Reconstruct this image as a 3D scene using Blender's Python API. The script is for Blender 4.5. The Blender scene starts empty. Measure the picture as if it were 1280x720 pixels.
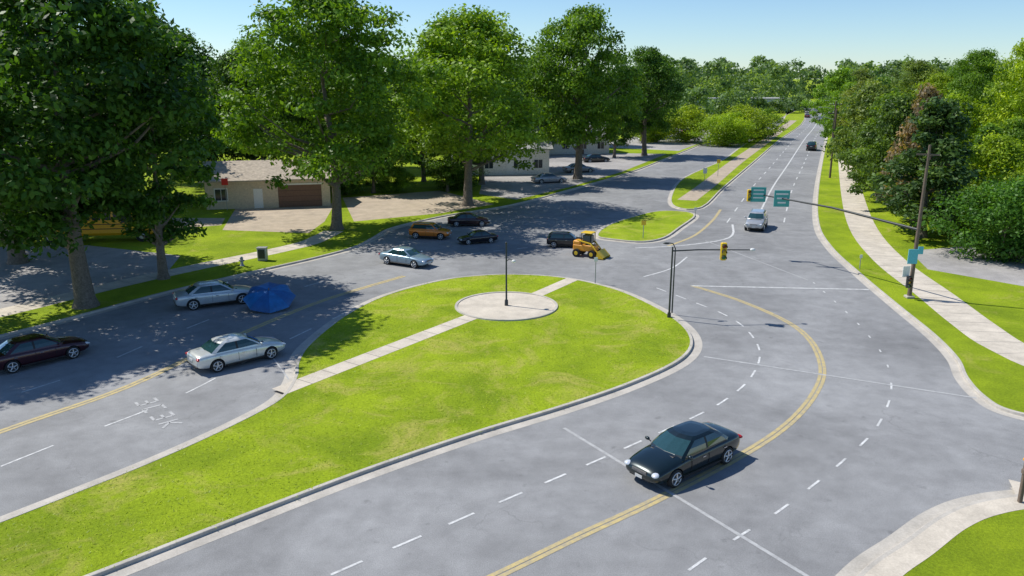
import bpy, math, random, bmesh
import numpy as np
from mathutils import Vector, Matrix
from mathutils.geometry import tessellate_polygon
random.seed(7)
S=bpy.context.scene
COL=S.collection
# ------------------------------------------------------------------ materials
def newmat(name):
    m=bpy.data.materials.new(name); m.use_nodes=True
    nt=m.node_tree; b=nt.nodes['Principled BSDF']; return m,nt,b
def N(nt,t,**kw):
    n=nt.nodes.new(t)
    for k,v in kw.items():
        if k in n.inputs: n.inputs[k].default_value=v
        else: setattr(n,k,v)
    return n
def ramp(nt,src,stops):
    r=nt.nodes.new('ShaderNodeValToRGB'); e=r.color_ramp.elements
    while len(e)<len(stops): e.new(0.5)
    for i,(p,c) in enumerate(stops):
        e[i].position=p; e[i].color=tuple(c)+(1,) if len(c)==3 else c
    nt.links.new(src,r.inputs[0]); return r
def coord(nt):
    return nt.nodes.new('ShaderNodeNewGeometry').outputs['Position']
def noise(nt,co,scale,detail=4,rough=.6,dist=0):
    n=N(nt,'ShaderNodeTexNoise',Scale=scale,Detail=detail,Roughness=rough,Distortion=dist)
    nt.links.new(co,n.inputs['Vector']); return n.outputs['Fac']
def mix(nt,f,a,b,mode='MIX'):
    m=nt.nodes.new('ShaderNodeMix'); m.data_type='RGBA'; m.blend_type=mode
    for s,i in ((f,0),(a,6),(b,7)):
        if hasattr(s,'links'): nt.links.new(s,m.inputs[i])
        elif i==0: m.inputs[0].default_value=s
        else: m.inputs[i].default_value=tuple(s)+(1,)
    return m.outputs[2]
def bump(nt,b,h,st=.3,d=.02):
    n=N(nt,'ShaderNodeBump',Strength=st,Distance=d); nt.links.new(h,n.inputs['Height']); nt.links.new(n.outputs[0],b.inputs['Normal'])
def simple(name,col,rough=.6,metal=0,var=.15,sc=6):
    m,nt,b=newmat(name); co=coord(nt)
    f=noise(nt,co,sc)
    r=ramp(nt,f,[(.3,[c*(1-var) for c in col]),(.7,[min(1,c*(1+var)) for c in col])])
    nt.links.new(r.outputs[0],b.inputs['Base Color']); b.inputs['Roughness'].default_value=rough; b.inputs['Metallic'].default_value=metal
    return m
def asphalt(name,base=.13,tint=(1,1.02,1.06)):
    m,nt,b=newmat(name); co=coord(nt)
    c=lambda v:[v*base*t for t in tint]
    big=ramp(nt,noise(nt,co,.09,6,.66,.8),[(.3,c(.74)),(.52,c(1.0)),(.72,c(1.24))]).outputs[0]
    mid=ramp(nt,noise(nt,co,.9,6,.65),[(.35,(.84,.84,.84)),(.7,(1.1,1.1,1.1))]).outputs[0]
    fine=ramp(nt,noise(nt,co,28,3,.7),[(.3,(.68,.68,.68)),(.7,(1.3,1.3,1.3))]).outputs[0]
    x=mix(nt,1,big,mid,'MULTIPLY'); x=mix(nt,.8,x,fine,'MULTIPLY')
    sp=ramp(nt,noise(nt,co,1.7,3,.5),[(.66,(1,1,1)),(.76,(.75,.75,.75))]).outputs[0]; x=mix(nt,1,x,sp,'MULTIPLY')
    dn=N(nt,'ShaderNodeTexNoise',Scale=.8,Detail=4); nt.links.new(co,dn.inputs['Vector'])
    va=N(nt,'ShaderNodeVectorMath',operation='SCALE'); nt.links.new(dn.outputs['Color'],va.inputs[0]); va.inputs['Scale'].default_value=2.2
    vb=N(nt,'ShaderNodeVectorMath',operation='ADD'); nt.links.new(va.outputs[0],vb.inputs[0]); nt.links.new(co,vb.inputs[1])
    vo=N(nt,'ShaderNodeTexVoronoi',feature='DISTANCE_TO_EDGE',Scale=.12); nt.links.new(vb.outputs[0],vo.inputs['Vector'])
    ck=ramp(nt,vo.outputs['Distance'],[(0,(1,1,1)),(.005,(0,0,0))]).outputs[0]
    ckm=mix(nt,1,ck,ramp(nt,noise(nt,co,.2,2),[(.45,(0,0,0)),(.62,(.5,.5,.5))]).outputs[0],'MULTIPLY')
    x=mix(nt,ckm,x,c(.5))
    nt.links.new(x,b.inputs['Base Color']); b.inputs['Roughness'].default_value=.85
    bump(nt,b,noise(nt,co,40,3),.35,.01)
    return m
def grassmat(name,bright=1.0,dry=.5):
    m,nt,b=newmat(name); co=coord(nt)
    g1=[.20*bright,.285*bright,.011*bright]; g2=[.33*bright,.43*bright,.016*bright]; d=[.52*bright,.44*bright,.13*bright]
    a=ramp(nt,noise(nt,co,.25,5,.65,.4),[(.35,g1),(.62,g2)]).outputs[0]
    f=ramp(nt,noise(nt,co,.33,8,.74,.8),[(.64-dry*.2,(0,0,0)),(.90-dry*.2,(1,1,1))]).outputs[0]
    x=mix(nt,f,a,d)
    fine=ramp(nt,noise(nt,co,9,6,.8),[(.3,(.55,.57,.55)),(.7,(1.25,1.25,1.2))]).outputs[0]
    x=mix(nt,.9,x,fine,'MULTIPLY')
    nt.links.new(x,b.inputs['Base Color']); b.inputs['Roughness'].default_value=.9; b.inputs['Specular IOR Level'].default_value=.15
    bump(nt,b,noise(nt,co,22,5,.8),.9,.07)
    return m
def concrete(name,col=(.42,.40,.36)):
    m,nt,b=newmat(name); co=coord(nt)
    x=ramp(nt,noise(nt,co,.8,6,.7),[(.3,[v*.74 for v in col]),(.7,[v*1.12 for v in col])]).outputs[0]
    x=mix(nt,.6,x,ramp(nt,noise(nt,co,14,5,.75),[(.3,(.68,.66,.62)),(.7,(1.1,1.1,1.1))]).outputs[0],'MULTIPLY')
    nt.links.new(x,b.inputs['Base Color']); b.inputs['Roughness'].default_value=.85
    bump(nt,b,noise(nt,co,30,3),.2,.01); return m
def paintmark(name,col,wear=.5,under=(.25,.25,.25)):
    m,nt,b=newmat(name); co=coord(nt)
    f=ramp(nt,noise(nt,co,3.0,9,.8),[(.5-wear*.2,(0,0,0)),(.74,(1,1,1))]).outputs[0]
    x=mix(nt,f,col,under); nt.links.new(x,b.inputs['Base Color']); b.inputs['Roughness'].default_value=.7
    return m
M={}
M['asph']=asphalt('asphalt',.275,(1.0,1.0,1.0))
M['asph2']=asphalt('asphalt_lot',.36,(1.06,1,.95))
M['tan']=concrete('tan_concrete',(.50,.41,.31))
M['grass']=grassmat('grass',1.0,.4)
M['grassm']=grassmat('grass_median',1.12,.72)
M['conc']=concrete('kerb_concrete',(.55,.51,.45))
M['walk']=concrete('sidewalk_concrete',(.66,.59,.49))
M['white']=paintmark('white_paint',(.80,.80,.78),.8)
M['faint']=paintmark('worn_stencil_paint',(.66,.66,.65),1.5)
M['seam']=paintmark('seam_sealer',(.54,.54,.53),1.0)
M['yellow']=paintmark('yellow_paint',(.66,.50,.16),1.0)
M['joint']=simple('joint_dark',(.25,.22,.19))
def leafmat(name,haze=0):
    m,nt,b=newmat(name)
    at=N(nt,'ShaderNodeAttribute',attribute_name='tint')
    oi=nt.nodes.new('ShaderNodeObjectInfo')
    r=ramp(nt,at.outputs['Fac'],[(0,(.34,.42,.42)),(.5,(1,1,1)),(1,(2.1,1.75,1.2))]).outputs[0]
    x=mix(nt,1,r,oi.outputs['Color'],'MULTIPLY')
    if haze: x=mix(nt,haze,x,(.35,.45,.5))  # aerial haze painted into the leaf colour of the far trees
    nt.links.new(x,b.inputs['Base Color']); b.inputs['Roughness'].default_value=.5; b.inputs['Specular IOR Level'].default_value=.3
    tr=nt.nodes.new('ShaderNodeBsdfTranslucent')
    y=mix(nt,1,x,(1.6,1.6,.4),'MULTIPLY'); nt.links.new(y,tr.inputs[0])
    ms=nt.nodes.new('ShaderNodeMixShader'); ms.inputs[0].default_value=.36
    nt.links.new(b.outputs[0],ms.inputs[1]); nt.links.new(tr.outputs[0],ms.inputs[2])
    nt.links.new(ms.outputs[0],nt.nodes['Material Output'].inputs[0]); return m
M['leaf']=leafmat('foliage'); M['leaffar']=leafmat('foliage_distant_hazed',.12)
m,nt,b=newmat('bark'); co=coord(nt)
x=ramp(nt,noise(nt,co,5,8,.75,1.5),[(.3,(.08,.065,.05)),(.7,(.28,.23,.18))]).outputs[0]
nt.links.new(x,b.inputs['Base Color']); b.inputs['Roughness'].default_value=.95; bump(nt,b,noise(nt,co,14,5),.8,.04); M['bark']=m
m,nt,b=newmat('car_paint'); oi=nt.nodes.new('ShaderNodeObjectInfo')
co=coord(nt); dirt=ramp(nt,noise(nt,co,3,5,.7),[(.35,(1,1,1)),(.75,(.82,.80,.76))]).outputs[0]
nt.links.new(mix(nt,1,oi.outputs['Color'],dirt,'MULTIPLY'),b.inputs['Base Color'])
b.inputs['Roughness'].default_value=.28; b.inputs['Metallic'].default_value=.35; b.inputs['Coat Weight'].default_value=1; b.inputs['Coat Roughness'].default_value=.04; M['paint']=m
def pm(name,col,r,me=0,coat=0):
    m,nt,b=newmat(name); co=coord(nt)
    f=noise(nt,co,12); rr=ramp(nt,f,[(.3,[c*.9 for c in col]),(.7,[min(1,c*1.1) for c in col])])
    nt.links.new(rr.outputs[0],b.inputs['Base Color']); b.inputs['Roughness'].default_value=r; b.inputs['Metallic'].default_value=me; b.inputs['Coat Weight'].default_value=coat; return m
M['glass']=pm('car_glass',(.02,.06,.065),.03,0,1); M['tire']=pm('tire_rubber',(.02,.02,.02),.85)
M['rim']=pm('alloy_rim',(.6,.61,.63),.3,.9); M['head']=pm('headlight',(.8,.82,.85),.08,.3,1); M['tail']=pm('taillight',(.5,.01,.01),.15,0,1)
M['trim']=pm('black_trim',(.015,.015,.016),.5); M['chrome']=pm('chrome',(.7,.7,.72),.15,1); M['plate']=pm('number_plate',(.6,.6,.58),.5)
M['steel']=pm('galvanised_steel',(.36,.37,.38),.5,.4); M['dsteel']=pm('dark_steel',(.05,.055,.055),.5,.4); M['wood']=simple('weathered_wood',(.16,.12,.09),.9)
M['sigy']=pm('signal_yellow',(.80,.52,.02),.4); M['teal']=pm('sign_teal',(.06,.38,.35),.4); M['orange']=pm('machine_orange',(.88,.36,.02),.4,0,.4)
M['red']=pm('sign_red',(.7,.03,.02),.45); M['blue']=pm('banner_blue',(.12,.5,.6),.6); M['cloth']=simple('umbrella_cloth',(.01,.10,.30),.5,0,.25,2.5); M['cloth2']=simple('umbrella_cloth_light',(.015,.15,.40),.5,0,.25,2.5)
M['lr']=pm('lens_red',(.25,.02,.01),.2); M['lg']=pm('lens_green',(.02,.2,.1),.2); M['wpl']=pm('white_plastic',(.75,.75,.73),.5)
M['wall']=simple('beige_siding',(.60,.50,.37),.8); M['wallw']=simple('white_siding',(.75,.74,.71),.8); M['brick']=simple('brick_wall',(.36,.2,.14),.9,0,.3,12)
M['roof']=simple('roof_tan_shingles',(.45,.38,.30),.95,0,.25,3); M['roofg']=simple('roof_grey',(.36,.36,.36),.9,0,.3,3); M['gar']=simple('garage_door_brown',(.17,.09,.06),.6)
M['win']=pm('window_glass',(.03,.04,.05),.08); M['bus']=pm('school_bus_yellow',(.85,.42,.015),.35,0,.6)
# ------------------------------------------------------------------ mesh builder
class MB:
    def __init__(s): s.v=[];s.f=[];s.m=[];s.sm=[];s.mats=[]
    def mi(s,k):
        if k not in s.mats: s.mats.append(k)
        return s.mats.index(k)
    def add(s,v,f,k,smooth=False,T=None):
        o=len(s.v)
        s.v+= [tuple(T@Vector(p)) if T else tuple(p) for p in v]
        i=s.mi(k)
        for q in f: s.f.append(tuple(a+o for a in q)); s.m.append(i); s.sm.append(smooth)
    def box(s,c,d,k,rz=0,ch=0.0,T=None):
        x,y,z=[a/2 for a in d]; ch=min(ch,x*.9,y*.9,z*.9)
        R=Matrix.Translation(c)@Matrix.Rotation(rz,4,'Z')
        if T: R=T@R
        if ch<=0:
            v=[(sx*x,sy*y,sz*z) for sz in(-1,1) for sx,sy in((-1,-1),(1,-1),(1,1),(-1,1))]
            f=[(3,2,1,0),(4,5,6,7),(0,1,5,4),(1,2,6,5),(2,3,7,6),(3,0,4,7)]
        else:
            v=[]
            for zz,ins in((-z,ch),(-z+ch,0),(z-ch,0),(z,ch)):
                a,b=x-ins,y-ins;c2=ch
                v+=[(-a+c2,-b,zz),(a-c2,-b,zz),(a,-b+c2,zz),(a,b-c2,zz),(a-c2,b,zz),(-a+c2,b,zz),(-a,b-c2,zz),(-a,-b+c2,zz)]
            f=[tuple(range(7,-1,-1)),tuple(range(24,32))]
            for l in range(3):
                for i in range(8):
                    j=(i+1)%8; f.append((l*8+i,l*8+j,l*8+8+j,l*8+8+i))
        s.add(v,f,k,False,R)
    def tube(s,pts,rs,k,seg=10,T=None,cap=True,smooth=True):
        pts=[Vector(p) for p in pts]; v=[];f=[]
        ref=Vector((0,0,1)) if abs((pts[-1]-pts[0]).normalized().z)<.9 else Vector((1,0,0))
        for i,p in enumerate(pts):
            d=(pts[min(i+1,len(pts)-1)]-pts[max(i-1,0)]).normalized()
            a=d.cross(ref).normalized(); b2=d.cross(a).normalized()
            for j in range(seg):
                t=2*math.pi*j/seg; v.append(p+(a*math.cos(t)+b2*math.sin(t))*rs[i])
        for i in range(len(pts)-1):
            for j in range(seg):
                k2=(j+1)%seg; f.append((i*seg+j,i*seg+k2,(i+1)*seg+k2,(i+1)*seg+j))
        s.add(v,f,k,smooth,T)
        if cap:
            s.add(v[:seg],[tuple(range(seg))],k,False,T); s.add(v[-seg:],[tuple(range(seg))[::-1]],k,False,T)
    def ell(s,c,r,k,T=None,su=14,sv=8):
        v=[];f=[]
        for i in range(sv+1):
            p=math.pi*i/sv
            for j in range(su):
                t=2*math.pi*j/su; v.append((c[0]+r[0]*math.sin(p)*math.cos(t),c[1]+r[1]*math.sin(p)*math.sin(t),c[2]+r[2]*math.cos(p)))
        for i in range(sv):
            for j in range(su):
                k2=(j+1)%su; f.append((i*su+j,(i+1)*su+j,(i+1)*su+k2,i*su+k2))
        s.add(v,f,k,True,T)
    def mesh(s,name):
        me=bpy.data.meshes.new(name); me.from_pydata(s.v,[],s.f); me.update()
        for k in s.mats: me.materials.append(M[k])
        me.polygons.foreach_set('material_index',s.m); me.polygons.foreach_set('use_smooth',s.sm); return me
    def obj(s,name,loc=(0,0,0),rz=0,sc=1): return put(s.mesh(name),name,loc,rz,sc)
def put(me,name,loc=(0,0,0),rz=0,sc=1,color=None):
    o=bpy.data.objects.new(name,me); o.location=loc; o.rotation_euler=(0,0,rz)
    o.scale=(sc,sc,sc) if not hasattr(sc,'__len__') else sc
    if color: o.color=tuple(color)+(1,)
    COL.objects.link(o); return o
# ------------------------------------------------------------------ curves and sheets
def smooth(P,n=6,closed=False):
    P=[Vector((p[0],p[1])) for p in P]; out=[]; L=len(P)
    rng=range(L) if closed else range(L-1)
    for i in rng:
        if closed: p0,p1,p2,p3=P[i-1],P[i],P[(i+1)%L],P[(i+2)%L]
        else: p0,p1,p2,p3=P[max(i-1,0)],P[i],P[i+1],P[min(i+2,L-1)]
        for j in range(n):
            t=j/n; out.append(.5*((2*p1)+(p2-p0)*t+(2*p0-5*p1+4*p2-p3)*t*t+(3*p1-p0-3*p2+p3)*t**3))
    if not closed: out.append(P[-1])
    return out
def normals(P,closed=False):
    L=len(P);out=[]
    for i in range(L):
        a=P[i-1] if (i>0 or closed) else P[i]; b=P[(i+1)%L] if (i<L-1 or closed) else P[i]
        d=(b-a); d=d.normalized() if d.length>1e-6 else Vector((1,0)); out.append(Vector((-d.y,d.x)))
    return out
def offset(P,o,closed=False):
    return [p+n*o for p,n in zip(P,normals(P,closed))]
def sheet(name,P,z,mat):
    v=[(p[0],p[1],z) for p in P]
    tris=tessellate_polygon([[Vector(q) for q in v]])
    fs=[]
    for t in tris:
        a,b,c=[Vector(v[i]) for i in t]
        fs.append(tuple(t) if (b-a).cross(c-a).z>0 else tuple(t)[::-1])
    mb=MB(); mb.add(v,fs,mat); return mb.obj(name)
def sweep(mb,P,prof,mat,closed=False):
    cols=[[(q.x,q.y,z) for q in offset(P,o,closed)] for o,z in prof]; L=len(P);n=len(prof)
    v=[cols[j][i] for i in range(L) for j in range(n)]; f=[]
    for i in range(L if closed else L-1):
        k=(i+1)%L
        for j in range(n-1):
            f.append((i*n+j,k*n+j,k*n+j+1,i*n+j+1))
    mb.add(v,f,mat)
def kerb(mb,P,side,closed=False,g=.42):
    prof=[(-g*side,.005),(-.01*side,.012),(0.0,.125),(.02*side,.135),(.16*side,.135),(.165*side,.10)]
    sweep(mb,P,prof,'conc',closed)
def dashes(mb,P,dl,gap,w,mat,z=.008,start=0,end=None):
    acc=[0]
    for i in range(1,len(P)): acc.append(acc[-1]+(P[i]-P[i-1]).length)
    def at(s):
        for i in range(1,len(P)):
            if acc[i]>=s:
                t=(s-acc[i-1])/max(1e-6,acc[i]-acc[i-1]); return P[i-1].lerp(P[i],t)
        return P[-1]
    s=start; tot=acc[-1] if end is None else min(end,acc[-1])
    while s+dl<=tot:
        q=[at(s+dl*k/4) for k in range(5)]
        sweep(mb,q,[(-w/2,z),(w/2,z)],mat); s+=dl+gap
sheet('ground',[(-2500,-300),(2500,-300),(2500,4000),(-2500,4000)],-.03,'grass')
RC=[(60,31),(27,30.6),(23,30.9),(21.3,31.9),(21.1,33.5),(21.6,35.8),(22.6,38.5),(23.4,42.4),(24.1,48),(25.2,56.2),(26.8,66),(29.9,77.3),(38.1,99.6),(53.5,139),(76.1,196),(115.3,296),(165,424)]
LC=[(-60,2),(-44,20),(-33,35),(-28.3,42.1),(-25.9,46.1),(-23.1,51.2),(-19.7,56.2),(-15.6,61.8),(-13.2,66),(-12.3,70),(-11.2,75),(-6.6,81.9),(0,88.8),(8.2,102.6),(18.1,121),(31.3,150.8),(48.9,190.9),(84,262),(135,380)]
I2=[(17.9,87.5),(20.8,87),(27.4,103.3),(39.5,132.5),(60.6,183.6),(96,268),(150,424),(143,424),(86,259),(50,173),(36.5,139),(24.6,114),(19.4,97)]
I1=[(7.6,70.8),(9.2,69),(11.4,68.2),(13.6,70),(16,75),(18.9,81.6),(18.2,84.2),(15.5,84.4),(12.4,81),(9.2,76)]
sheet('road',[(-140,-30),(70,-30),(70,32),(34,60),(45,100),(170,424),(180,450),(135,450),(20,150),(-20,90),(-140,40)],0,'asph')
rc=smooth(RC,6); lc=smooth(LC,6)
sheet('grass_verge',[tuple(p) for p in rc]+[(700,424),(700,31)],.12,'grass')
sheet('grass_verge',[tuple(p) for p in lc]+[(-700,380),(-700,2)],.12,'grass')
i1=smooth(I1,4,True); i2=smooth(I2,4,True)
sheet('grass_island',i1,.12,'grassm'); sheet('grass_island',i2,.12,'grass')
BR=[(-6,2),(0,10),(7,17),(10.1,20.3),(12.1,21.9),(14,23.4),(15.7,24.3),(17.8,24.8),(22,25.1),(60,26)]
br=smooth(BR,6)
sheet('grass_verge',[tuple(p) for p in br]+[(60,-20),(-6,-20)],.12,'grass')
MED=[(-22,11),(-16.5,15.9),(-11.85,20.3),(-8.84,23.2),(-5.4,26.4),(-1.5,29.6),(2.1,32.2),(5.2,34.7),(7.98,37.5),(9.4,39.8),(9.95,42.2),(9.8,44.8),(8.99,47.9),(7.05,52.1),(4.0,55.2),(.58,56.3),(-2.31,56),(-5.07,54.5),(-8.2,50.8),(-10.0,46.3),(-10.9,41),(-10.85,38),(-10.4,35.8),(-10.4,33.2),(-11.6,30.4),(-13.3,27.5),(-15.0,25.1),(-16.9,22.6),(-19.5,19.5),(-24,14.5),(-25,11.5)]
med=smooth(MED,5,True)
sheet('grass_median',med,.12,'grassm')
mb=MB()
kerb(mb,rc,-1); kerb(mb,lc,1); kerb(mb,br,-1,g=.5); kerb(mb,med,1,True,.5); kerb(mb,i1,1,True); kerb(mb,i2,1,True,.3)
mb.obj('kerb')
# paths
mb=MB()
def strip(mb,a,b,w,z,mat): sweep(mb,[Vector(a),Vector(b)],[(-w/2,z),(w/2,z)],mat)
strip(mb,(-10.6,34.0),(-2.2,46.0),1.05,.128,'walk'); strip(mb,(1.2,50.0),(4.3,54.9),.95,.128,'walk')
mb.obj('footpath')
mb=MB()
c=(-.35,48.0); R=3.05
ring=[(c[0]+R*math.cos(t*math.pi/24),c[1]+R*math.sin(t*math.pi/24)) for t in range(48)]
mb.add([(x,y,.16) for x,y in ring],[tuple(range(48))],'walk')
rv=[Vector(p) for p in ring]
sweep(mb,rv,[(0.0,.158),(0,.20),(-.16,.20),(-.18,.1)],'conc',True)
mb.obj('concrete_plaza')
mb=MB()
SWR=smooth([(60,30+6),(34,35.5),(27.5,36.2),(26.3,40),(26.7,44.3),(27.8,50.8),(29.4,60.7),(33,74),(41,96),(57.6,139),(79,193),(119,294)],5)
sweep(mb,SWR,[(1.25,.126),(-1.25,.126)],'walk')
sw2=offset(lc,4.6); sw2=[p for i,p in enumerate(sw2) if i<58]
sweep(mb,sw2,[(-.95,.126),(.95,.126)],'walk')
sw3=smooth([(20.2,92),(26,106),(38,136),(55.5,178),(91,264)],5); sweep(mb,sw3,[(-1.1,.126),(1.1,.126)],'tan')
sweep(mb,offset(br,-.16),[(0,.137),(-.75,.128)],'walk')
strip(mb,(16.0,17.0),(27,27.5),1.6,.127,'walk')
def joints(P,step,w,z):
    acc=0
    for i in range(1,len(P)):
        L=(P[i]-P[i-1]).length; d=(P[i]-P[i-1]).normalized(); n=Vector((-d.y,d.x)); s=step-acc
        while s<L:
            q=P[i-1]+d*s
            sweep(mb,[q-n*w,q+n*w],[(-.02,z),(.02,z)],'joint'); s+=step
        acc=(acc+L)%step
joints([p for p in SWR if p.y<110],1.8,1.25,.130); joints([p for p in sw2 if p.y<80],1.8,.95,.130)
joints([Vector((-10.6,34.0)),Vector((-2.2,46.0))],1.5,.52,.132)
mb.obj('sidewalk')
# lots / driveways
sheet('driveway',[(-29.6,48.6),(-25.4,57.6),(-26.5,62.5),(-36,66.5),(-60,64),(-70,36),(-34,41)],.123,'asph2')
sheet('driveway',[(-27,73.5),(-18.6,72),(-18.5,78),(-20,90),(-30,86.2)],.123,'tan')
sheet('driveway',[(-15.6,78),(-7.4,83),(-2,89),(-9,100),(-20,94)],.123,'tan')
sheet('driveway',[(-58,66),(-40,70),(-28,76),(-29,80),(-60,80)],.123,'tan')
sheet('driveway',[(30.9,57.8),(32.6,64.3),(44,68),(90,66),(90,49),(36,51.6)],.122,'asph2')
sheet('parking_lot',[(.5,92.5),(7.5,103.5),(16.5,120.5),(28.5,149),(8,152),(-4,120),(-4,97)],.123,'asph2')
sheet('parking_lot',[(32,155),(60,218),(44,226),(16,165)],.123,'asph2')
sheet('driveway',[(49,100),(54,112),(90,110),(90,95)],.122,'tan')
# markings
mb=MB()
Y1=smooth([(-9.5,13),(-5,16.7),(-.46,20.26),(2.0,22.26),(4.92,24.56),(8.69,27.83),(11.48,30.73),(13.79,34.03),(15.39,37.34),(16.35,41.69),(16.14,45.41),(14.6,49.8),(12.43,53.48)],6)
for o in(-.1,.1): sweep(mb,offset(Y1,o),[(-.08,.008),(.08,.008)],'yellow')
Y2=smooth([(-30,14),(-25,22.5),(-20.82,30),(-17.9,34.9),(-15.69,41.5),(-12.32,49.42),(-7.82,56.2)],6)
for o in(-.12,.12): sweep(mb,offset(Y2,o),[(-.095,.008),(.095,.008)],'yellow')
D1=smooth([(-9,17),(-5.23,20.34),(-2.43,22.7),(-.86,24.04),(2.35,26.74),(4.86,28.9),(7.75,31.46),(9.61,33.38),(11.5,36.1),(13.0,39.7),(13.4,43.56),(12.88,46.57),(11.5,49.6),(9.01,54.6)],6)
dashes(mb,D1,1.05,1.05,.10,'white',start=.8)
D2=smooth([(1.5,17),(5.45,20.8),(7.18,22.35),(8.93,23.88),(10.58,25.5),(12.24,27.2),(14.4,29.6),(16.1,32),(17.7,34.9),(19.1,38.7),(20,43.1),(20.6,48),(21.2,55)],6)
dashes(mb,D2,.9,1.45,.09,'white',start=.4,end=26)
dashes(mb,D2,.4,2.0,.08,'white',start=27)
dashes(mb,offset(Y2,-3.1),2.0,2.1,.10,'white',start=.4); dashes(mb,offset(Y2,3.6),1.8,3.4,.10,'white',start=.4)
for a,b2,w,k in(((2.14,30.34),(8.7,20.0),.14,'seam'),((9.9,39.0),(20.9,33.5),.15,'seam'),((12.4,53.4),(24.2,52.4),.2,'white'),((21,55),(17,69),.1,'seam'),((-9.9,34.4),(-14,42),.08,'seam')):
    strip(mb,a,b2,w,.0085,k)
def lerpc(t):
    Lp=[(17,77),(27.4,103.3),(39.5,132.5),(60.6,183.6),(96,268),(150,424)]; Rp=[(29.9,77.3),(39.3,103),(51,132.5),(71.3,184),(104.4,268),(165,424)]
    return smooth([(a[0]*(1-t)+b[0]*t,a[1]*(1-t)+b[1]*t) for a,b in zip(Lp,Rp)],8)
for t in(.3,.74): dashes(mb,lerpc(t),2.8,4.5,.14,'white',start=1,end=200)
sweep(mb,lerpc(.52),[(-.1,.008),(.1,.008)],'white')
sweep(mb,smooth([(13.3,66.8),(16.6,71.5),(20.2,79.5),(22.6,86)],5),[(-.14,.008),(.14,.008)],'yellow')
sweep(mb,smooth([(10.4,66),(15,67.2),(19.5,70.5),(21.5,77)],5),[(-.1,.008),(.1,.008)],'white')
sweep(mb,smooth([(9.5,56),(12,58.6),(14,62.5)],5),[(-.07,.008),(.07,.008)],'white')
dashes(mb,smooth([(-9,60),(-1,65),(6,68)],5),1,1.2,.12,'white')
ax=Vector((2.7,-3.1)).normalized(); ay=Vector((.75,.66))
def stroke(o,pts):
    q=[Vector(o)+ax*p[0]+ay*p[1] for p in pts]
    for a,b2 in zip(q[:-1],q[1:]): strip(mb,a,b2,.12,.009,'faint')
gl=[[(0,0),(.5,0),(.5,.4),(.1,.4)],[(.5,0),(0,0),(0,.8),(.5,.8)],[(0,0),(.5,0),(.5,.8),(0,.8)],[(0,0),(0,.8)]]
ex_=[[(.5,.4),(.5,.8),(0,.8)],[],[(.1,.4),(.5,.4)],[(.5,0),(.1,.4),(.5,.8)]]
for i in range(4):
    o=Vector((-16.7,33.0))+ax*(i*1.02)
    stroke(o,gl[i]); 
    if ex_[i]: stroke(o,ex_[i])
mb.obj('road_markings')
# ------------------------------------------------------------------ grass blades on the median
def inpoly(px,py,P):
    c=np.zeros(len(px),bool); n=len(P); j=n-1
    for i in range(n):
        xi,yi=P[i];xj,yj=P[j]
        with np.errstate(divide='ignore',invalid='ignore'):
            t=((yi>py)!=(yj>py))&(px<(xj-xi)*(py-yi)/(yj-yi)+xi)
        c^=t; j=i
    return c
rng=np.random.default_rng(3)
def rawmesh(name,v,k,n,tint,mat,col=None):
    me=bpy.data.meshes.new(name)
    me.vertices.add(len(v)); me.vertices.foreach_set('co',v.astype(np.float32).ravel())
    me.loops.add(n*k); me.loops.foreach_set('vertex_index',np.arange(n*k,dtype=np.int32))
    me.polygons.add(n); me.polygons.foreach_set('loop_start',np.arange(0,n*k,k,dtype=np.int32)); me.polygons.foreach_set('loop_total',np.full(n,k,np.int32))
    me.update(); at=me.attributes.new('tint','FLOAT','FACE'); at.data.foreach_set('value',tint.astype(np.float32))
    me.materials.append(M[mat])
    if col is not None: return put(me,name,color=col)
    return me
def blades(name,P,n,h,mat,col,excl=None):
    A=np.array([tuple(p) for p in P]); lo=A.min(0);hi=A.max(0)
    x=rng.uniform(lo[0],hi[0],n);y=rng.uniform(lo[1],hi[1],n)
    k=inpoly(x,y,A)
    if excl is not None: k&=excl(x,y)
    x=x[k];y=y[k];n=len(x); a=rng.uniform(0,2*np.pi,n);w=rng.uniform(.015,.035,n);hh=h*rng.uniform(.4,1.2,n); t=rng.normal(0,.08,(n,2))
    dx=np.cos(a)*w;dy=np.sin(a)*w; z=np.full(n,.115)
    v=np.stack([np.stack([x-dx,y-dy,z],1),np.stack([x+dx,y+dy,z],1),np.stack([x+t[:,0],y+t[:,1],z+hh],1)],1).reshape(-1,3)
    rawmesh(name,v,3,n,rng.uniform(.3,.75,n),mat,col)
def ex(x,y):
    a=np.hypot(x+.35,y-48)>3.3
    d=np.abs((x+10.6)*(12)-(y-34.0)*8.4)/math.hypot(12,8.4)
    d2=np.abs((x-1.2)*(4.9)-(y-50)*3.1)/math.hypot(4.9,3.1)
    return a&~((d<.58)&(y<47))&~((d2<.52)&(y>49.5))
blades('grass_blades',med,60000,.05,'leaf',(.32,.40,.03),ex)
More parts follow.
